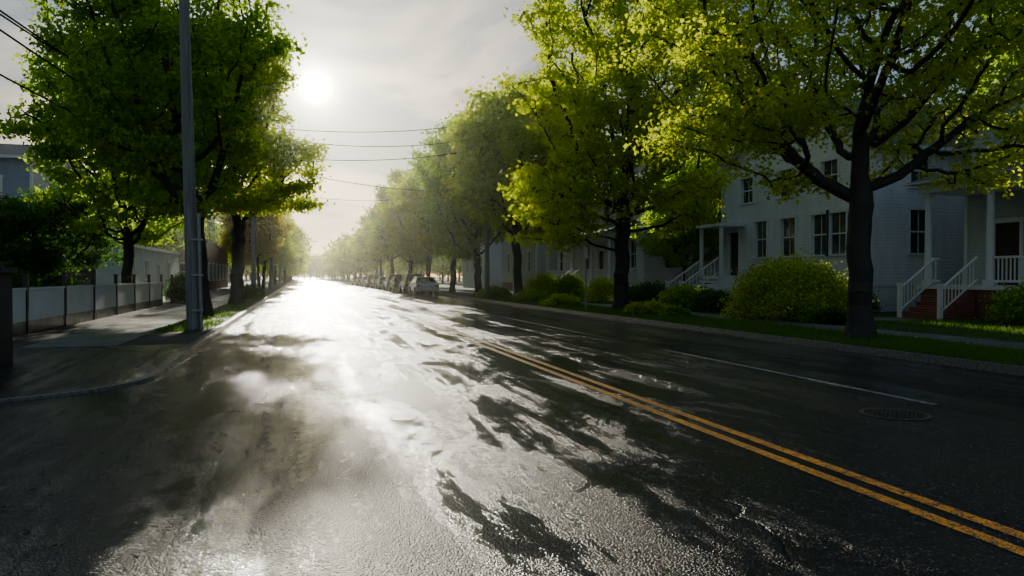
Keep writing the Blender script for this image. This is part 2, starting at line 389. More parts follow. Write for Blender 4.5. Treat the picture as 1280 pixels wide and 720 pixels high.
# distant mass
def distant():
    rng=np.random.default_rng(77); Vs=[];Fs=[];Ms=[];off=0
    pos=[]
    for y in range(134,330,13):
        for x0 in (12.5,-4,-16,26,38,-28): pos.append((x0+rng.uniform(-1.5,1.5),y+rng.uniform(-4,4)))
    for k in range(46): pos.append((rng.uniform(-90,110),rng.uniform(330,400)))
    for k in range(9): pos.append((-6+k*2.6,rng.uniform(320,345)))
    for (x,y) in pos:
        h=rng.uniform(8.5,13)
        cen=crown_points(rng,(x,y,h*.6),(4.4,4.4,h*.42),26,10,1.0,.3)
        cen=cen[cen[:,2]>1.5]
        V,F=leaves(rng,cen,4,.5,.85)
        Vs.append(V);Fs.append(F+off);Ms.append(np.ones(len(F)));off+=len(V)
        X=np.array([(x,y,0),(x,y,h*.3),(x+.2,y,h*.6)]);V,F=tubes(X,np.array([-1,0,1]),np.array([.3,.22,.12]),5)
        Vs.append(V);Fs.append(F+off);Ms.append(np.zeros(len(F)));off+=len(V)
    me=np_mesh('distant_trees',np.vstack(Vs),np.vstack(Fs),[M['bark'],M['leaf_bright']],np.concatenate(Ms))
    place(me,'distant_trees')
distant()

def bush(name,loc,rad,n,size,mat,seed,clump=.28):
    rng=np.random.default_rng(seed); r=np.array(rad)
    nc=max(20,int(n/60)); d=nrm(rng.normal(size=(nc,3))); d[:,2]=np.abs(d[:,2])*1.0-.25
    c=d*rng.uniform(.72,1.0,size=(nc,1))*r+np.array([0,0,r[2]*.35])
    c=c[c[:,2]>0.02]
    V,F=leaves(rng,c,60,clump*min(1,min(rad)/1.2),size,.8,.6)
    V[:,2]=np.maximum(V[:,2],.02)
    k=12
    X=[(0,0,0)]; par=[-1]
    for q in range(k*3):
        t=c[rng.integers(len(c))]; X.append((t[0]*.1,t[1]*.1,.05)); par.append(0); X.append(tuple(t*.5+np.array([0,0,.1]))); par.append(len(X)-2); X.append(tuple(t)); par.append(len(X)-2)
    X=np.array(X); TV,TF=tubes(X,np.array(par),np.where(np.arange(len(X))%3==0,.008,.016),5)
    Vv=np.vstack([TV,V]);Ff=np.vstack([TF,F+len(TV)])
    me=np_mesh(name,Vv,Ff,[M['bark'],M[mat]],np.concatenate([np.zeros(len(TF)),np.ones(len(F))]))
    return place(me,name,loc)
bush('round_shrub',(15.4,20.6,.1),(1.9,1.9,1.65),26000,.085,'leaf_bright',3,.22)
for i,(x,y,rx,rz,mt) in enumerate([(14.9,17.9,.5,.4,'leaf_dark'),(14.8,18.9,.6,.45,'leaf_mid'),(12.2,24.6,.8,.4,'leaf_bright'),(12.3,22.7,.5,.3,'leaf_mid'),
    (15.5,25.5,1.0,.7,'leaf_dark'),(15.6,28,1.1,.8,'leaf_mid'),(15.5,31,1.2,.9,'leaf_dark'),(11.9,33,.9,.45,'leaf_bright'),(15.3,36,1.0,1.1,'leaf_bright'),
    (15.2,41,1.2,1.2,'leaf_mid'),(15.3,46,1.2,1.3,'leaf_bright'),(12,38,1.0,.5,'leaf_mid'),(12,46,1.1,.6,'leaf_mid'),
    (20.1,14.6,.8,.8,'leaf_dark'),(20.1,16.4,.9,.9,'leaf_mid'),(20,23.2,.8,.9,'leaf_dark'),(20,26,.9,.8,'leaf_mid'),(20.1,29,.9,.9,'leaf_dark')]):
    bush('low_shrub',(x,y,.1),(rx,rx,rz),int(4500*rx*rx+1500),.085,mt,100+i,.2)
for i,(x,y,rx,rz) in enumerate([(-8.6,21.5,1.1,1.3),(-8.8,24.5,1.2,1.5),(-3,48,.7,.6),(-5.9,43,.8,1.2),(-9.4,31,1.4,1.6)]):
    bush('low_shrub',(x,y,.1),(rx,rx,rz),9000,.11,'leaf_dark',200+i,.3)

# ------------------------------------------------------------------ ground, road, pavement
def sheet(name,pts,z,mat,n=None):
    return obj_from(name,[(p[0],p[1],p[2] if len(p)>2 else z) for p in pts],[tuple(range(len(pts)))],[mat])
sheet('ground',[(-900,-900),(900,-900),(900,900),(-900,900)],-.02,M['soil'])
sheet('road',[(-80,-14),(-2,-14),(10.4,-14),(10.4,600),(-2,600),(-2,12),(-2.6,10.6),(-4,10),(-80,10)],0,M['asphalt'])
def strips(name,segs,z,mat):
    mb=MB()
    for x0,x1,y0,y1 in segs: mb.poly([(x0,y0,z),(x1,y0,z),(x1,y1,z),(x0,y1,z)],mat)
    return mb.make(name)
strips('yellow_centre_line',[(3.71,3.82,-14,330),(3.94,4.05,-14,330)],.004,M['yellow'])
strips('white_lane_line',[(7.05,7.16,6.9,13.6)],.004,M['white'])
strips('worn_lane_line',[(7.05,7.15,16,60)],.004,M['whiteworn'])
def kerb(name,path,w,h):
    mb=MB(); L_=[]
    for i,p in enumerate(path):
        a=Vector(path[max(0,i-1)][:2]); b=Vector(path[min(len(path)-1,i+1)][:2]); t=(b-a).normalized(); n=Vector((-t.y,t.x))
        L_.append((Vector(p[:2]),n,p[2] if len(p)>2 else h))
    for i in range(len(L_)-1):
        (p,n,hp),(q,m,hq)=L_[i],L_[i+1]
        a0=(*p,-.01);a1=(*(p+n*.02),hp);a2=(*(p+n*w),hp);a3=(*(p+n*w),-.01)
        b0=(*q,-.01);b1=(*(q+m*.02),hq);b2=(*(q+m*w),hq);b3=(*(q+m*w),-.01)
        mb.poly([a0,b0,b1,a1],M['granite']);mb.poly([a1,b1,b2,a2],M['granite']);mb.poly([a2,b2,b3,a3],M['granite'])
    return mb.make(name)
def arcp(r,z0,z1):
    o=[]
    for i in range(10,-1,-1):
        t=math.pi/2*i/10; o.append((-4+r*math.cos(t),12-r*math.sin(t),z0+(z1-z0)*(1-i/10)))
    return o
pathL=[(-80,10,.02)]+arcp(2,.02,.06)+[(-2,14,.12)]+[(-2,y,.13) for y in range(16,600,6)]
kerb('kerb',pathL,.15,.13)
pathR=[(10.4,y) for y in range(598,-20,-6)]
kerb('kerb',pathR,.15,.13)
sheet('verge',[(-80,16.2),(-2.14,16.2),(-2.14,600),(-80,600)],.112,M['verge'])
sheet('lawn',[(10.54,-20),(80,-20),(80,600),(10.54,600)],.112,M['soil'])
strips('sidewalk',[(-5.2,-3.5,16.2,500)],.122,M['sidewalk'])
pv=MB(); pa=[(-40,10.14,.017)]+arcp(1.86,.017,.056)+[(-2.14,14,.116),(-2.14,16.2,.119)]
for i in range(len(pa)-1):
    a,b=pa[i],pa[i+1]
    if b[1]>=16.2: pv.poly([a,b,(-3.9,16.2,.118)],M['asphalt']); continue
    if i==0: pv.poly([a,b,(-4,16.2,.118),(-40,16.2,.118)],M['asphalt'])
    else: pv.poly([a,b,(-4 if i<12 else -3.9,16.2,.118)],M['asphalt'])
pv.make('pavement')
strips('sidewalk',[(12.95,14.4,-20,500),(14.4,19.1,18.7,20.1),(14.4,18.8,32.6,33.8)],.122,M['sidewalk'])
def disc_cover(name,x,y,r,z,inner=True):
    mb=MB(); k=40
    for (r0,r1,zz) in ((0,r*.80,z+.004),(r*.84,r,z+.006)):
        for i in range(k):
            a=2*math.pi*i/k;b=2*math.pi*(i+1)/k
            mb.poly([(x+r0*math.cos(a),y+r0*math.sin(a),zz),(x+r1*math.cos(a),y+r1*math.sin(a),zz),(x+r1*math.cos(b),y+r1*math.sin(b),zz),(x+r0*math.cos(b),y+r0*math.sin(b),zz)] if r0>0 else
                    [(x,y,zz),(x+r1*math.cos(a),y+r1*math.sin(a),zz),(x+r1*math.cos(b),y+r1*math.sin(b),zz)],M['iron'])
    if inner:
        s=r*.16
        for i in range(-6,7):
            for j in range(-6,7):
                cx,cy=i*s,j*s
                if cx*cx+cy*cy<(r*.72)**2:
                    mb.box(x+cx-s*.3,x+cx+s*.3,y+cy-s*.3,y+cy+s*.3,z+.005,z+.012,M['iron'])
    return mb.make(name)
disc_cover('manhole_cover',6.2,6.55,.36,0)
disc_cover('valve_cover',1.05,7.8,.15,0,False)

# grass
def grass():
    rng=np.random.default_rng(9); n=150000
    regs=[(10.6,12.9,5,45,.5),(14.45,20.5,6,40,.36),(-3.45,-2.2,20,60,.05)]
    Ps=[]
    for x0,x1,y0,y1,w in regs:
        k=int(n*w); y=y0+(y1-y0)*rng.uniform(size=k)**1.4; P=np.stack([rng.uniform(x0,x1,k),y,np.full(k,.11)],1); Ps.append(P)
    P=np.vstack(Ps)
    bad=((P[:,0]>14.4)&(P[:,1]>18.65)&(P[:,1]<20.15)); P=P[~bad]
    dens=np.sin(P[:,0]*2.1+3)*np.sin(P[:,1]*1.3)+rng.normal(size=len(P))*.7; P=P[dens>-.3]
    n=len(P); a=rng.uniform(0,2*np.pi,n); d=np.stack([np.cos(a),np.sin(a),0*a],1); h=rng.uniform(.03,.13,(n,1)); w=.013
    lean=np.stack([rng.normal(size=n),rng.normal(size=n),0*a],1)*.04
    V=np.stack([P-d*w,P+d*w,P+lean+UPZ*h],1).reshape(-1,3)
    me=np_mesh('grass',V,np.arange(n*3).reshape(n,3),[M['grassblade']],np.zeros(n)); place(me,'grass')
grass()
def litter():
    rng=np.random.default_rng(19); n=1200
    x=np.concatenate([rng.uniform(-2,10.3,n//3),10.38-np.abs(rng.normal(size=n//3))*.35,-1.98+np.abs(rng.normal(size=n//3))*.35]); y=rng.uniform(3,45,len(x))
    C=np.stack([x,y,np.full(len(x),.012)],1); V,F=leaves(rng,C,1,.0,.045,0,6,.05); V[:,2]=np.clip(V[:,2],.006,.03)
    me=np_mesh('fallen_leaves',V,F,[M['leaf_dark']],np.zeros(len(F))); place(me,'fallen_leaves')
litter()

# ------------------------------------------------------------------ houses
def wallf(mb,O,U,Nn,W,H,ops,mat,trim=True):
    O=Vector(O);U=Vector(U);Nn=Vector(Nn);Z=Vector((0,0,1))
    us=sorted({0,W,*[o[0] for o in ops],*[o[1] for o in ops]}); zs=sorted({0,H,*[o[2] for o in ops],*[o[3] for o in ops]})
    P=lambda u,z,d=0:O+U*u+Z*z+Nn*d
    for i in range(len(us)-1):
        for j in range(len(zs)-1):
            cu=(us[i]+us[i+1])/2;cz=(zs[j]+zs[j+1])/2
            if any(o[0]<cu<o[1] and o[2]<cz<o[3] for o in ops): continue
            mb.poly([P(us[i],zs[j]),P(us[i+1],zs[j]),P(us[i+1],zs[j+1]),P(us[i],zs[j+1])],mat)
    for o in ops:
        u0,u1,z0,z1=o[:4]; door=len(o)>4
        for a,b in (((u0,z0),(u1,z0)),((u1,z0),(u1,z1)),((u1,z1),(u0,z1)),((u0,z1),(u0,z0))):
            mb.poly([P(*a),P(*b),P(*b,-.14),P(*a,-.14)],M['trim'])
        mb.poly([P(u0,z0,-.12),P(u1,z0,-.12),P(u1,z1,-.12),P(u0,z1,-.12)],M['doorpaint'] if door else M['glass'])
        t=.11
        mb.obox(O,U,Z,Nn,u0-t,u0,z0-.0,z1,.0,.035,M['trim']); mb.obox(O,U,Z,Nn,u1,u1+t,z0-.0,z1,.0,.035,M['trim'])
        mb.obox(O,U,Z,Nn,u0-t-.03,u1+t+.03,z1,z1+.15,.0,.055,M['trim'])
        if not door:
            mb.obox(O,U,Z,Nn,u0-t-.04,u1+t+.04,z0-.07,z0,.0,.08,M['trim'])
            zm=(z0+z1)/2; mb.obox(O,U,Z,Nn,u0,u1,zm-.03,zm+.03,-.115,-.06,M['trim'])
            um=(u0+u1)/2; mb.obox(O,U,Z,Nn,um-.014,um+.014,z0,zm-.03,-.115,-.09,M['trim']); mb.obox(O,U,Z,Nn,um-.014,um+.014,zm+.03,z1,-.115,-.09,M['trim'])
            for uu in (u0,u1-.045): mb.obox(O,U,Z,Nn,uu,uu+.045,z0,z1,-.118,-.07,M['trim'])
        else:
            for (za,zb) in ((.25,.9),(1.05,1.75)):
                mb.obox(O,U,Z,Nn,u0+.15,u1-.15,z0+za,z0+zb,-.12,-.1,M['doorpaint'])
def house(name,x0,x1,y0,y1,z0,h,mat,street,ops_street,ops_cam,ridge='x',rh=2.6,found=.9):
    root=empty(name,(0,0,0))
    mb=MB()
    mb.box(x0+.04,x1-.04,y0+.04,y1-.04,z0,z0+found,M['brickred'] if name!='white_house' else M['concrete_light'])
    zb=z0+found; H=h-found
    if street=='L':
        wallf(mb,(x0,y1,zb),(0,-1,0),(-1,0,0),y1-y0,H,[(y1-o[1],y1-o[0],*o[2:]) for o in ops_street],mat)
        mb.poly([(x1,y0,zb),(x1,y1,zb),(x1,y1,zb+H),(x1,y0,zb+H)],mat)
    else:
        wallf(mb,(x1,y0,zb),(0,1,0),(1,0,0),y1-y0,H,[(o[0]-y0,o[1]-y0,*o[2:]) for o in ops_street],mat)
        mb.poly([(x0,y0,zb),(x0,y1,zb),(x0,y1,zb+H),(x0,y0,zb+H)],mat)
    wallf(mb,(x0,y0,zb),(1,0,0),(0,-1,0),x1-x0,H,[(o[0]-x0,o[1]-x0,*o[2:]) for o in ops_cam],mat)
    mb.poly([(x0,y1,zb),(x1,y1,zb),(x1,y1,zb+H),(x0,y1,zb+H)],mat)
    for cx in (x0,x1):
        for cy in (y0,y1):
            a=-.025 if cx==x0 else -.1; b=-.025 if cy==y0 else -.1
            mb.box(cx+a,cx+a+.125,cy+b,cy+b+.125,zb,zb+H,M['trim'])
    zt=zb+H
    if ridge=='x':
        ym=(y0+y1)/2
        for cx in (x0,x1): mb.poly([(cx,y0,zt),(cx,y1,zt),(cx,ym,zt+rh)],mat)
    else:
        xm=(x0+x1)/2
        for cy in (y0,y1): mb.poly([(x0,cy,zt),(x1,cy,zt),(xm,cy,zt+rh)],mat)
    mb.make('walls',root)
    rb=MB(); e=.45; th=.14
    if ridge=='x':
        ym=(y0+y1)/2; s=rh/((y1-y0)/2)
        for sg,ye in ((-1,y0-e),(1,y1+e)):
            A=[(x0-e,ye,zt-e*s+.05),(x1+e,ye,zt-e*s+.05),(x1+e,ym,zt+rh+.05),(x0-e,ym,zt+rh+.05)]
            B=[(a,b,c+th) for a,b,c in A]
            rb.poly(B,M['roof']); rb.poly(A,M['trim']); rb.poly([A[0],A[1],B[1],B[0]],M['trim']); rb.poly([A[0],A[3],B[3],B[0]],M['trim']); rb.poly([A[1],A[2],B[2],B[1]],M['trim'])
    else:
        xm=(x0+x1)/2; s=rh/((x1-x0)/2)
        for xe in (x0-e,x1+e):
            A=[(xe,y0-e,zt-e*s+.05),(xe,y1+e,zt-e*s+.05),(xm,y1+e,zt+rh+.05),(xm,y0-e,zt+rh+.05)]
            B=[(a,b,c+th) for a,b,c in A]
            rb.poly(B,M['roof']); rb.poly(A,M['trim']); rb.poly([A[0],A[1],B[1],B[0]],M['trim']); rb.poly([A[0],A[3],B[3],B[0]],M['trim']); rb.poly([A[1],A[2],B[2],B[1]],M['trim'])
    rb.make('roof',root)
    ch=MB(); cx=(x0+x1)/2+1; cy=(y0+y1)/2+.6; ch.box(cx,cx+.7,cy,cy+.7,zt,zt+rh+1.0,M['brickred']); ch.box(cx-.06,cx+.76,cy-.06,cy+.76,zt+rh+1.0,zt+rh+1.12,M['granite']); ch.make('chimney',root)
    return root
def stairs(root,x_top,yc,w,z0,ztop,sgn=-1,side=None):
    mb=MB(); n=max(3,round((ztop-z0)/.18)); rise=(ztop-z0)/n; run=.28
    for i in range(n-1):
        xa=x_top-run*(i+1); zt=ztop-rise*(i+1)
        mb.box(xa,xa+run,yc-w/2,yc+w/2,z0,zt-.04,side or M['brickred']); mb.box(xa-.025,xa+run-.001,yc-w/2-.02,yc+w/2+.02,zt-.04,zt,M['brickred'] if side is None else M['sidewalk'])
    mb.make('steps',root)
    rb=MB(); Lx=run*(n-1)
    for sy in (yc-w/2-.06,yc+w/2+.06):
        for (xx,zz) in ((x_top-Lx-.05,z0),):
            rb.box(xx-.06,xx+.06,sy-.06,sy+.06,zz,zz+1.1,M['trim']); rb.box(xx-.08,xx+.08,sy-.08,sy+.08,zz+1.1,zz+1.16,M['trim'])
        k=10
        a=Vector((x_top,sy,ztop+.9)); b=Vector((x_top-Lx,sy,z0+1.0)); 
        rb.tube(a,b,.04,.04,M['trim'],6); rb.tube(a-Vector((0,0,.72)),b-Vector((0,0,.72)),.03,.03,M['trim'],6)
        for i in range(1,k):
            p=a.lerp(b,i/k); rb.box(p.x-.015,p.x+.015,sy-.015,sy+.015,p.z-.72,p.z,M['trim'])
    rb.make('stair_railing',root)
def porch(root,x0,x1,y0,y1,z0,zd,zr,cols,gap,base=None):
    base=base or M['brickred']
    mb=MB(); mb.box(x0+.1,x1,y0+.1,y1-.1,z0,zd-.14,base); mb.box(x0,x1,y0,y1,zd-.14,zd,M['trim']); mb.make('porch_deck',root)
    cb=MB()
    for cy in cols:
        cb.box(x0+.06,x0+.36,cy-.15,cy+.15,zd,zd+.18,M['trim']); cb.tube((x0+.21,cy,zd+.18),(x0+.21,cy,zr-.12),.125,.1,M['trim'],14,False); cb.box(x0+.07,x0+.35,cy-.14,cy+.14,zr-.12,zr,M['trim'])
    cb.make('porch_columns',root)
    rb=MB()
    def rail(a,b,axis):
        if b-a<.3: return
        for zz,t in ((zd+.85,.04),(zd+.1,.03)):
            if axis=='y': rb.box(x0+.16,x0+.26,a,b,zz,zz+.07,M['trim'])
            else: rb.box(a,b,y0+.1,y0+.18,zz,zz+.07,M['trim'])
        k=int((b-a)/.13)
        for i in range(1,k):
            p=a+(b-a)*i/k
            if axis=='y': rb.box(x0+.19,x0+.225,p-.018,p+.018,zd+.17,zd+.85,M['trim'])
            else: rb.box(p-.018,p+.018,y0+.12,y0+.155,zd+.17,zd+.85,M['trim'])
    ys=sorted(cols)
    for a,b in zip(ys[:-1],ys[1:]):
        if gap[0]<(a+b)/2<gap[1]:
            rail(a+.15,gap[0],'y') ; rail(gap[1],b-.15,'y')
        else: rail(a+.15,b-.15,'y')
    rail(x0+.4,x1-.05,'x')
    rb.make('porch_railing',root)
    f=MB(); f.box(x0+.02,x1,y0+.02,y1-.02,zr,zr+.32,M['trim']); 
    f.poly([(x0-.35,y0-.35,zr+.34),(x0-.35,y1+.35,zr+.34),(x1,y1+.0,zr+1.15),(x1,y0,zr+1.15)],M['roof'])
    f.poly([(x0-.35,y0-.35,zr+.34),(x1,y0-.35,zr+.34),(x1,y0,zr+1.15)],M['roof'])
    f.box(x0-.36,x1,y0-.36,y1+.36,zr+.323,zr+.338,M['trim']); f.make('porch_roof',root)

h=house('porch_house',22.9,33,9.5,21.0,.1,6.8,M['siding_cream'],'L',
   [(10.6,11.7,.7,2.4),(13,14.1,.7,2.4),(15.2,16.3,.7,2.4),(18.9,19.9,.02,2.15,1),(17,18,.7,2.4),(11,12,3.7,5.2),(14.5,15.5,3.7,5.2),(18,19,3.7,5.2)],
   [(25,26,1,2.6),(29,30,1,2.6)],'x',3.0,1.05)
porch(h,20.75,22.87,11.2,21.0,.1,1.2,4.35,[11.4,13.8,16.2,18.3,20.7],(18.6,20.2))
stairs(h,20.75,19.4,1.5,.1,1.2)
h=house('white_house',21.2,31,23.6,34.2,.1,6.5,M['siding_white'],'L',
   [(25.0,26.0,1.3,3.0),(26.1,27.1,1.3,3.0),(28.2,29.2,1.3,3.0),(30.3,31.2,1.3,3.0),(32.6,33.5,.42,2.6,1),(25.5,26.5,4.0,5.2),(28.4,29.4,4.0,5.2),(31.4,32.4,4.0,5.2)],
   [(23,24,1.3,3.0),(27,28,1.3,3.0),(23,24,3.9,5.2)],'x',3.0,1.0)
mb=MB(); mb.box(19.9,21.16,32.3,33.9,.1,1.5,M['trim']); mb.make('landing',h)
stairs(h,19.9,33.1,1.3,.1,1.5,-1,M['trim'])
mb=MB(); mb.box(19.7,21.15,32.0,34.2,3.95,4.1,M['trim'])
for yy in (32.15,34.0): mb.box(19.85,19.99,yy-.07,yy+.07,1.5,3.95,M['trim'])
mb.make('entry_canopy',h)
h=house('white_house',19.6,29,40,54,.1,6.6,M['siding_white'],'L',
   [(41,42,1,2.7),(43.2,44.2,1,2.7),(46,47,.02,2.2,1),(48.5,49.5,1,2.7),(51.5,52.5,1,2.7),(41.5,42.5,3.8,5.2),(45,46,3.8,5.2),(49,50,3.8,5.2)],
   [(21,22,1,2.7),(25,26,1,2.7),(21,22,3.8,5.2),(25,26,3.8,5.2)],'y',2.8,.9)
porch(h,17.7,19.57,41,53,.1,1.0,3.8,[41.2,44,47.6,50.2,52.8],(45.2,46.8))
stairs(h,17.7,46.4,1.3,.1,1.0)
house('cream_house',19,28,59,70,.1,7.4,M['siding_cream'],'L',[(60.5,61.5,1,2.7),(63,64,1,2.7),(67,68,1,2.7),(61,62,4,5.5),(66,67,4,5.5)],[(21,22,1,2.7),(25,26,1,2.7),(21,22,4,5.5),(25,26,4,5.5)],'x',3,.8)
house('white_house',19,28,76,88,.1,7.0,M['siding_white'],'L',[(78,79,1,2.7),(82,83,1,2.7),(85,86,1,2.7)],[(21,22,1,2.7),(25,26,1,2.7),(21,22,4,5.5)],'x',3,.8)
house('blue_house',-25,-14.0,46,57,.1,7.8,M['siding_blue'],'R',[(48,49,1,2.7),(52,53,1,2.7),(48,49,4,5.6),(52,53,4,5.6)],[(-16.6,-15.5,1,2.7),(-16.6,-15.5,4.6,6.1),(-20,-19,1,2.7),(-20,-19,4.6,6.1)],'x',1.4,.6)
# garage building (pale, low)
g_=empty('garage_building'); mb=MB()
wallf(mb,(-9,43,.1),(0,1,0),(1,0,0),19,3.0,[(2,3.1,1.2,2.3),(6,7.1,1.2,2.3),(10,11,.02,2.1,1),(14,15.1,1.2,2.3)],M['stucco'])
wallf(mb,(-13.6,43,.1),(1,0,0),(0,-1,0),4.6,3.0,[(.8,3.4,.02,2.3,1)],M['stucco'])
mb.poly([(-13.6,43,.1),(-13.6,62,.1),(-13.6,62,3.1),(-13.6,43,3.1)],M['stucco']); mb.poly([(-13.6,62,.1),(-9,62,.1),(-9,62,3.1),(-13.6,62,3.1)],M['stucco'])
mb.make('walls',g_); mb=MB(); mb.box(-13.7,-8.85,42.85,62.15,3.1,3.3,M['trim']); mb.box(-13.5,-9.1,43.1,61.9,3.3,3.36,M['roof']); mb.make('roof',g_)
# brick row
g_=empty('brick_building'); mb=MB()
ops=[(a,a+1.1,1.0,2.6) for a in (1.5,5,8.5,12,15.5,19)]
wallf(mb,(-8.6,76,.1),(0,1,0),(1,0,0),22,4.6,ops,M['brickred']); wallf(mb,(-15,76,.1),(1,0,0),(0,-1,0),6.4,4.6,[(1.5,2.6,1,2.6),(4,5.1,1,2.6)],M['brickred'])
mb.poly([(-15,76,.1),(-15,98,.1),(-15,98,4.7),(-15,76,4.7)],M['brickred']); mb.poly([(-15,98,.1),(-8.6,98,.1),(-8.6,98,4.7),(-15,98,4.7)],M['brickred'])
mb.make('walls',g_); mb=MB(); mb.box(-15.15,-8.4,75.85,98.15,4.7,5.0,M['granite']); mb.make('roof_parapet',g_)

# ------------------------------------------------------------------ fences, walls
mb=MB(); X0=-6.3
y=17.2
while y<41.5:
    mb.box(X0-.05,X0+.05,y-.05,y+.05,.1,1.5,M['darkpaint']); mb.box(X0-.065,X0+.065,y-.065,y+.065,1.5,1.56,M['darkpaint']); y+=3.0
y=17.25
while y<38.2:
    mb.box(X0-.03,X0+.03,y,y+2.9,.1,.42,M['darkpaint'])
    k=20
    for i in range(k): mb.box(X0-.012,X0+.012,y+2.9*i/k+.006,y+2.9*(i+1)/k-.006,.42,1.16,M['concrete_light'])
    mb.box(X0-.035,X0+.035,y,y+2.9,1.16,1.22,M['concrete_light'])
    y+=3.0
mb.make('panel_fence')
for (x,y) in ((-6.3,16.6),(-4.9+.0,13.9)):
    mb=MB(); mb.box(x-.28,x+.28,y-.28,y+.28,.04,1.55,M['brickdark']); mb.box(x-.34,x+.34,y-.34,y+.34,1.55,1.65,M['brickdark']); mb.box(x-.2,x+.2,y-.2,y+.2,1.65,1.73,M['brickdark']); mb.make('gate_pillar')
mb=MB(); mb.box(-12,-5.2,13.8,14.0,.03,1.25,M['brickdark']); mb.box(-12,-5.24,13.76,14.04,1.25,1.32,M['brickdark']); mb.make('boundary_wall')
mb=MB(); y=36.5
while y<57:
    mb.box(16.4,16.43,y-.04,y+.04,.15,1.05,M['trim']); mb.poly([(16.4,y-.04,1.05),(16.4,y+.04,1.05),(16.4,y,1.12)],M['trim']); y+=.15
mb.box(16.43,16.48,36.4,57,.35,.43,M['trim']); mb.box(16.43,16.48,36.4,57,.8,.88,M['trim'])
y=36.5
while y<57.5: mb.box(16.481,16.57,y-.045,y+.045,.1,1.1,M['trim']); y+=2.05
mb.make('picket_fence')

# ------------------------------------------------------------------ utility poles & wires
def pole(x,y,H,lean=(0,0),arms=True,trans=False,riser=False):
    root=empty('utility_pole'); mb=MB(); n=8
    for i in range(n):
        t0=i/n;t1=(i+1)/n
        mb.tube((x+lean[0]*t0,y+lean[1]*t0,H*t0),(x+lean[0]*t1,y+lean[1]*t1,H*t1),.165-.055*t0,.165-.055*t1,M['polewood'],16,False)
    mb.make('shaft',root,True)
    tx,ty=x+lean[0],y+lean[1]
    if arms:
        a=MB(); a.box(tx-1.1,tx+1.1,ty+.11,ty+.21,H-.6,H-.48,M['polewood'])
        for k in (-1,-.5,.5,1): a.tube((tx+k,ty+.16,H-.48),(tx+k,ty+.16,H-.3),.035,.025,M['galv'],8)
        a.make('crossarm',root)
    if riser:
        a=MB(); a.tube((x+.19,y-.08,.1),(x+.19+lean[0]*.2,y-.08,3.1),.045,.045,M['galv'],10)
        for zz in (.6,1.5,2.4): a.box(x-.02,x+.25,y-.17,y-.125,zz,zz+.05,M['galv'])
        a.make('conduit',root)
    if trans:
        a=MB(); a.tube((tx+.38,ty,H-2.2),(tx+.38,ty,H-1.3),.24,.24,M['galv'],16); a.box(tx+.1,tx+.2,ty-.06,ty+.06,H-2.0,H-1.5,M['galv']); a.make('transformer',root)
    return root
pole(-2.62,20.4,11,(-.22,0),riser=True,trans=True)
pole(-2.75,48,11,(.1,0),trans=False)
pole(-2.65,107,11); pole(-2.7,78,11)
pole(11.4,45.5,11.5)
pole(-9.5,9.0,10.2)
def wire(a,b,sag,r=.028,n=24):
    mb=MB(); a=Vector(a);b=Vector(b); pr=None
    for i in range(n+1):
        t=i/n; p=a.lerp(b,t); p.z-=sag*4*t*(1-t)
        if pr is not None: mb.tube(pr,p,r,r,M['wire'],5,False)
        pr=p
    return mb
W=[((-9.5-.8,9,9.6),(-3.5,48,9.2),.9),((-9.5,9,9.2),(-3,48,8.6),.8),((-9.5+.8,9,8.4),(-2.8,48,8.0),1.0),((-9.5,9,7.6),(-2.8,48,7.3),1.0),
   ((-2.6,48,10.7),(11.4,45.5,11.2),.5),((-2.6,48,10.2),(11.4,45.5,10.3),.7),((-2.6,48,9.0),(11.4,45.5,9.6),.6),((-2.7,48,8.5),(12,56,8.0),.5),((-2.7,78,10),(12,70,9),.6),
   ((-3.8,20.4,10.5),(-3.7,48,10.5),.5),((-1.8,20.4,10.5),(-1.8,48,10.5),.5),((-3.7,48,10.5),(-3.7,78,10.5),.6),((-1.7,48,10.5),(-1.7,78,10.5),.6),((-1.7,78,10.5),(-1.7,107,10.5),.6)]
allw=MB()
for a,b,s in W:
    m_=wire(a,b,s); n0=len(allw.v); allw.v+=m_.v; allw.f+=[tuple(i+n0 for i in f) for f in m_.f]; allw.mi(M['wire']); allw.m+=m_.m
allw.make('overhead_wires')

root=empty('parking_sign'); mb=MB(); mb.tube((10.95,27.5,.1),(10.95,27.5,2.7),.03,.03,M['galv'],8); mb.make('post',root)
mb=MB(); mb.box(10.93,10.97,27.35,27.65,2.2,2.66,M['trim']); mb.make('sign_plate',root)

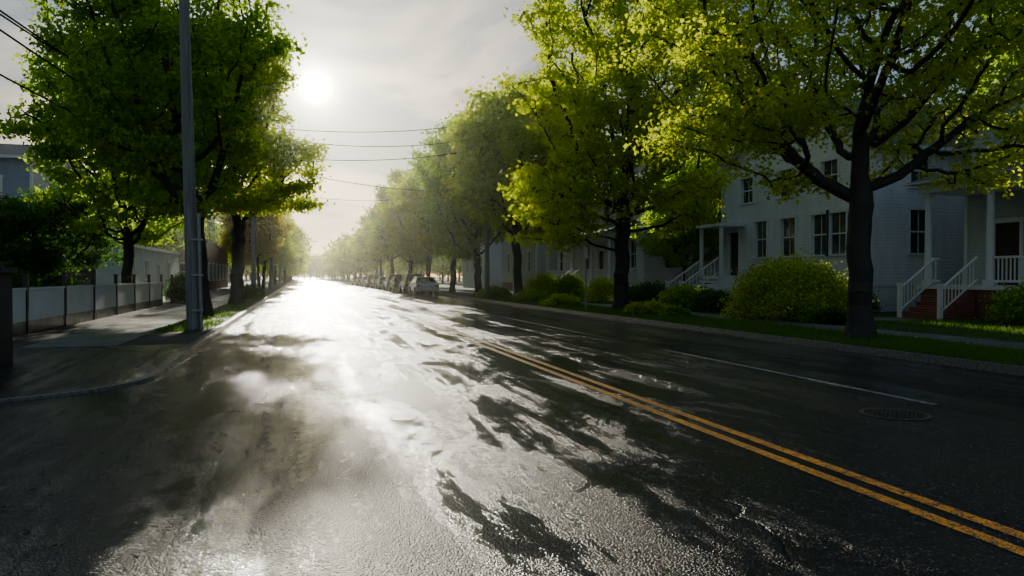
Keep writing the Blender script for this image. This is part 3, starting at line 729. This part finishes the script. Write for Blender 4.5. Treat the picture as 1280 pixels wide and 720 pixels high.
# ------------------------------------------------------------------ cars
def car(x,y,rot,paint,suv=False):
    root=empty('parked_car'); 
    W=.9; zr=1.45 if not suv else 1.7
    prof=[(-2.2,.35),(-2.25,.6),(-2.15,.88),(-1.3,.98),(1.45,1.0),(2.1,.93),(2.25,.65),(2.2,.35)]
    mb=MB(); k=len(prof)
    lay=[(-W+.06,.0,.97),(-W,.0,1),(W,.0,1),(W-.06,.0,.97)]
    for (xx,_,s) in lay:
        for (yy,zz) in prof: mb.v.append((xx,yy*s,(zz-.6)*s+.6))
    mi=mb.mi(paint)
    for l in range(3):
        for i in range(k):
            j=(i+1)%k; mb.f.append((l*k+i,l*k+j,(l+1)*k+j,(l+1)*k+i)); mb.m.append(mi)
    mb.f.append(tuple(range(k))); mb.m.append(mi); mb.f.append(tuple(range(3*k,4*k))); mb.m.append(mi)
    mb.make('body',root,False,.05)
    g1=MB(); b=[(-.82,-1.35 if not suv else -1.3,.96),(.82,-1.35 if not suv else -1.3,.96),(.82,1.5 if not suv else 2.0,.99),(-.82,1.5 if not suv else 2.0,.99)]
    t=[(-.64,-.55,zr-.04),(.64,-.55,zr-.04),(.64,.95 if not suv else 1.75,zr-.04),(-.64,.95 if not suv else 1.75,zr-.04)]
    for i in range(4): g1.poly([b[i],b[(i+1)%4],t[(i+1)%4],t[i]],M['glass'])
    g1.make('windows',root)
    r=MB(); r.box(-.66,.66,-.6,(1.0 if not suv else 1.8),zr-.05,zr,paint)
    for i in range(4):
        p,q=Vector(b[i]),Vector(t[i]); r.tube(p,q,.045,.04,paint,6)
    for sx in (-1,1): r.tube((sx*.83,.2,.97),(sx*.655,.2,zr-.04),.035,.035,paint,6)
    r.make('roof',root,False,.02)
    w=MB()
    for sx in (-1,1):
        for yy in (-1.38,1.35):
            w.tube((sx*.70,yy,.33),(sx*.92,yy,.33),.33,.33,M['rubber'],20); w.tube((sx*.9,yy,.33),(sx*.935,yy,.33),.2,.19,M['galv'],12)
    w.make('wheels',root)
    l=MB()
    for sx in (-1,1):
        l.box(sx*.7-.16,sx*.7+.16,-2.27,-2.16,.62,.78,M['trim']); l.box(sx*.72-.14,sx*.72+.14,2.17,2.27,.66,.84,tail)
        l.box(sx*1.0-.09,sx*1.0+.09,-.75,-.63,.98,1.1,paint)
    l.box(-.45,.45,-2.28,-2.2,.42,.56,M['rubber']); l.box(-.26,.26,2.22,2.28,.5,.62,M['trim']); l.make('lights_and_trim',root)
    root.location=(x,y,.0); root.rotation_euler=(0,0,rot)
tail=simple('tail_light',(.3,.01,.01),(.4,.015,.01),5,(.2,.3),0)
pw=paint_car('paint_white',(.7,.7,.7)); ps=paint_car('paint_silver',(.35,.36,.38)); pk=paint_car('paint_black',(.02,.02,.025)); pb=paint_car('paint_blue',(.05,.1,.2))
for i,(y,p,s,dx) in enumerate([(58,pw,False,0),(65,ps,True,.1),(71.5,pk,False,-.05),(78,pw,True,.1),(85,pw,False,0),(92.5,pb,False,.1),(100,pk,True,0),(108,pw,False,0),(117,ps,False,0),(127,pk,False,0)]):
    car(9.35+dx,y,math.pi+.012*(i%3-1),p,s)

# ------------------------------------------------------------------ sun, sky
AZ=R(1.2); EL=R(13.8)
S=Vector((math.sin(AZ)*math.cos(EL),math.cos(AZ)*math.cos(EL),math.sin(EL)))
sd=bpy.data.lights.new('sun','SUN'); sd.energy=5; sd.angle=R(.6); sd.color=(1,.93,.74)
so=bpy.data.objects.new('sun',sd); so.rotation_euler=(-S).to_track_quat('-Z','Y').to_euler(); COL.objects.link(so)
w=bpy.data.worlds.new('World'); scene.world=w; w.use_nodes=True; nt=w.node_tree; nt.nodes.clear()
out=N(nt,'ShaderNodeOutputWorld'); bg=N(nt,'ShaderNodeBackground')
sky=N(nt,'ShaderNodeTexSky',sky_type='NISHITA'); sky.sun_disc=False; sky.sun_elevation=EL; sky.sun_rotation=AZ; sky.dust_density=1.0; sky.air_density=1.3
tc=N(nt,'ShaderNodeTexCoord'); D=tc.outputs['Generated']
dp=N(nt,'ShaderNodeVectorMath',operation='DOT_PRODUCT'); L(nt,D,dp.inputs[0]); dp.inputs[1].default_value=S
dot=math_(nt,'MAXIMUM',dp.outputs['Value'],0)
skyc=N(nt,'ShaderNodeVectorMath',operation='SCALE'); L(nt,sky.outputs[0],skyc.inputs[0]); skyc.inputs['Scale'].default_value=.07
cn=noise(nt,mapping(nt,D,(1,1,2.6)),3.4,5,.6,.5)
cm=ramp(nt,cn,[(.40,g(0)),(.58,g(1))])
cl=ramp(nt,noise(nt,mapping(nt,D,(1,1,2.2),(4,2,1)),3.0,3,.6),[(.3,(.075,.135,.24)),(.7,(.22,.32,.47))])
mixed=mixc(nt,math_(nt,'MULTIPLY',cm,.8),skyc.outputs[0],cl)
def term(p,k,c):
    f=math_(nt,'MULTIPLY',math_(nt,'POWER',dot,p),k)
    v=N(nt,'ShaderNodeVectorMath',operation='SCALE'); v.inputs[0].default_value=c; L(nt,f,v.inputs['Scale']); return v.outputs[0]
cur=mixed
for p,k,c in ((26,.5,(1,.99,.90)),(110,.8,(1,.98,.76)),(450,1.8,(1,.96,.62)),(2500,9,(1,.95,.6)),(12000,70,(1,.94,.7))):
    t=term(p,k,c)
    if p in(26,110):
        mm=N(nt,'ShaderNodeVectorMath',operation='MULTIPLY'); L(nt,t,mm.inputs[0]); L(nt,ramp(nt,cn,[(.35,g(1.3)),(.65,g(.65))]),mm.inputs[1]); t=mm.outputs[0]
    a=N(nt,'ShaderNodeVectorMath',operation='ADD'); L(nt,cur,a.inputs[0]); L(nt,t,a.inputs[1]); cur=a.outputs[0]
L(nt,cur,bg.inputs[0]); bg.inputs[1].default_value=1.0; L(nt,bg.outputs[0],out.inputs[0])

# thin morning mist filling the street
def mist(dens,box):
    vm=bpy.data.materials.new('mist'); vm.use_nodes=True; nt=vm.node_tree; nt.nodes.clear()
    o_=N(nt,'ShaderNodeOutputMaterial'); vs=N(nt,'ShaderNodeVolumeScatter'); vs.inputs['Density'].default_value=dens; vs.inputs['Anisotropy'].default_value=.84; vs.inputs['Color'].default_value=(1,1,.88,1)
    L(nt,vs.outputs[0],o_.inputs['Volume'])
    mb=MB(); mb.box(*box,vm); mb.make('mist')
mist(.0005,(-60,60,20,420,-.5,20))

# ------------------------------------------------------------------ camera
cd=bpy.data.cameras.new('cam'); cd.lens=26; cd.sensor_width=36; cd.clip_end=3000; cd.clip_start=.05
co=bpy.data.objects.new('cam',cd); COL.objects.link(co); co.location=(0,0,1.5)
co.rotation_euler=(R(90-.93),0,R(-16)); scene.camera=co
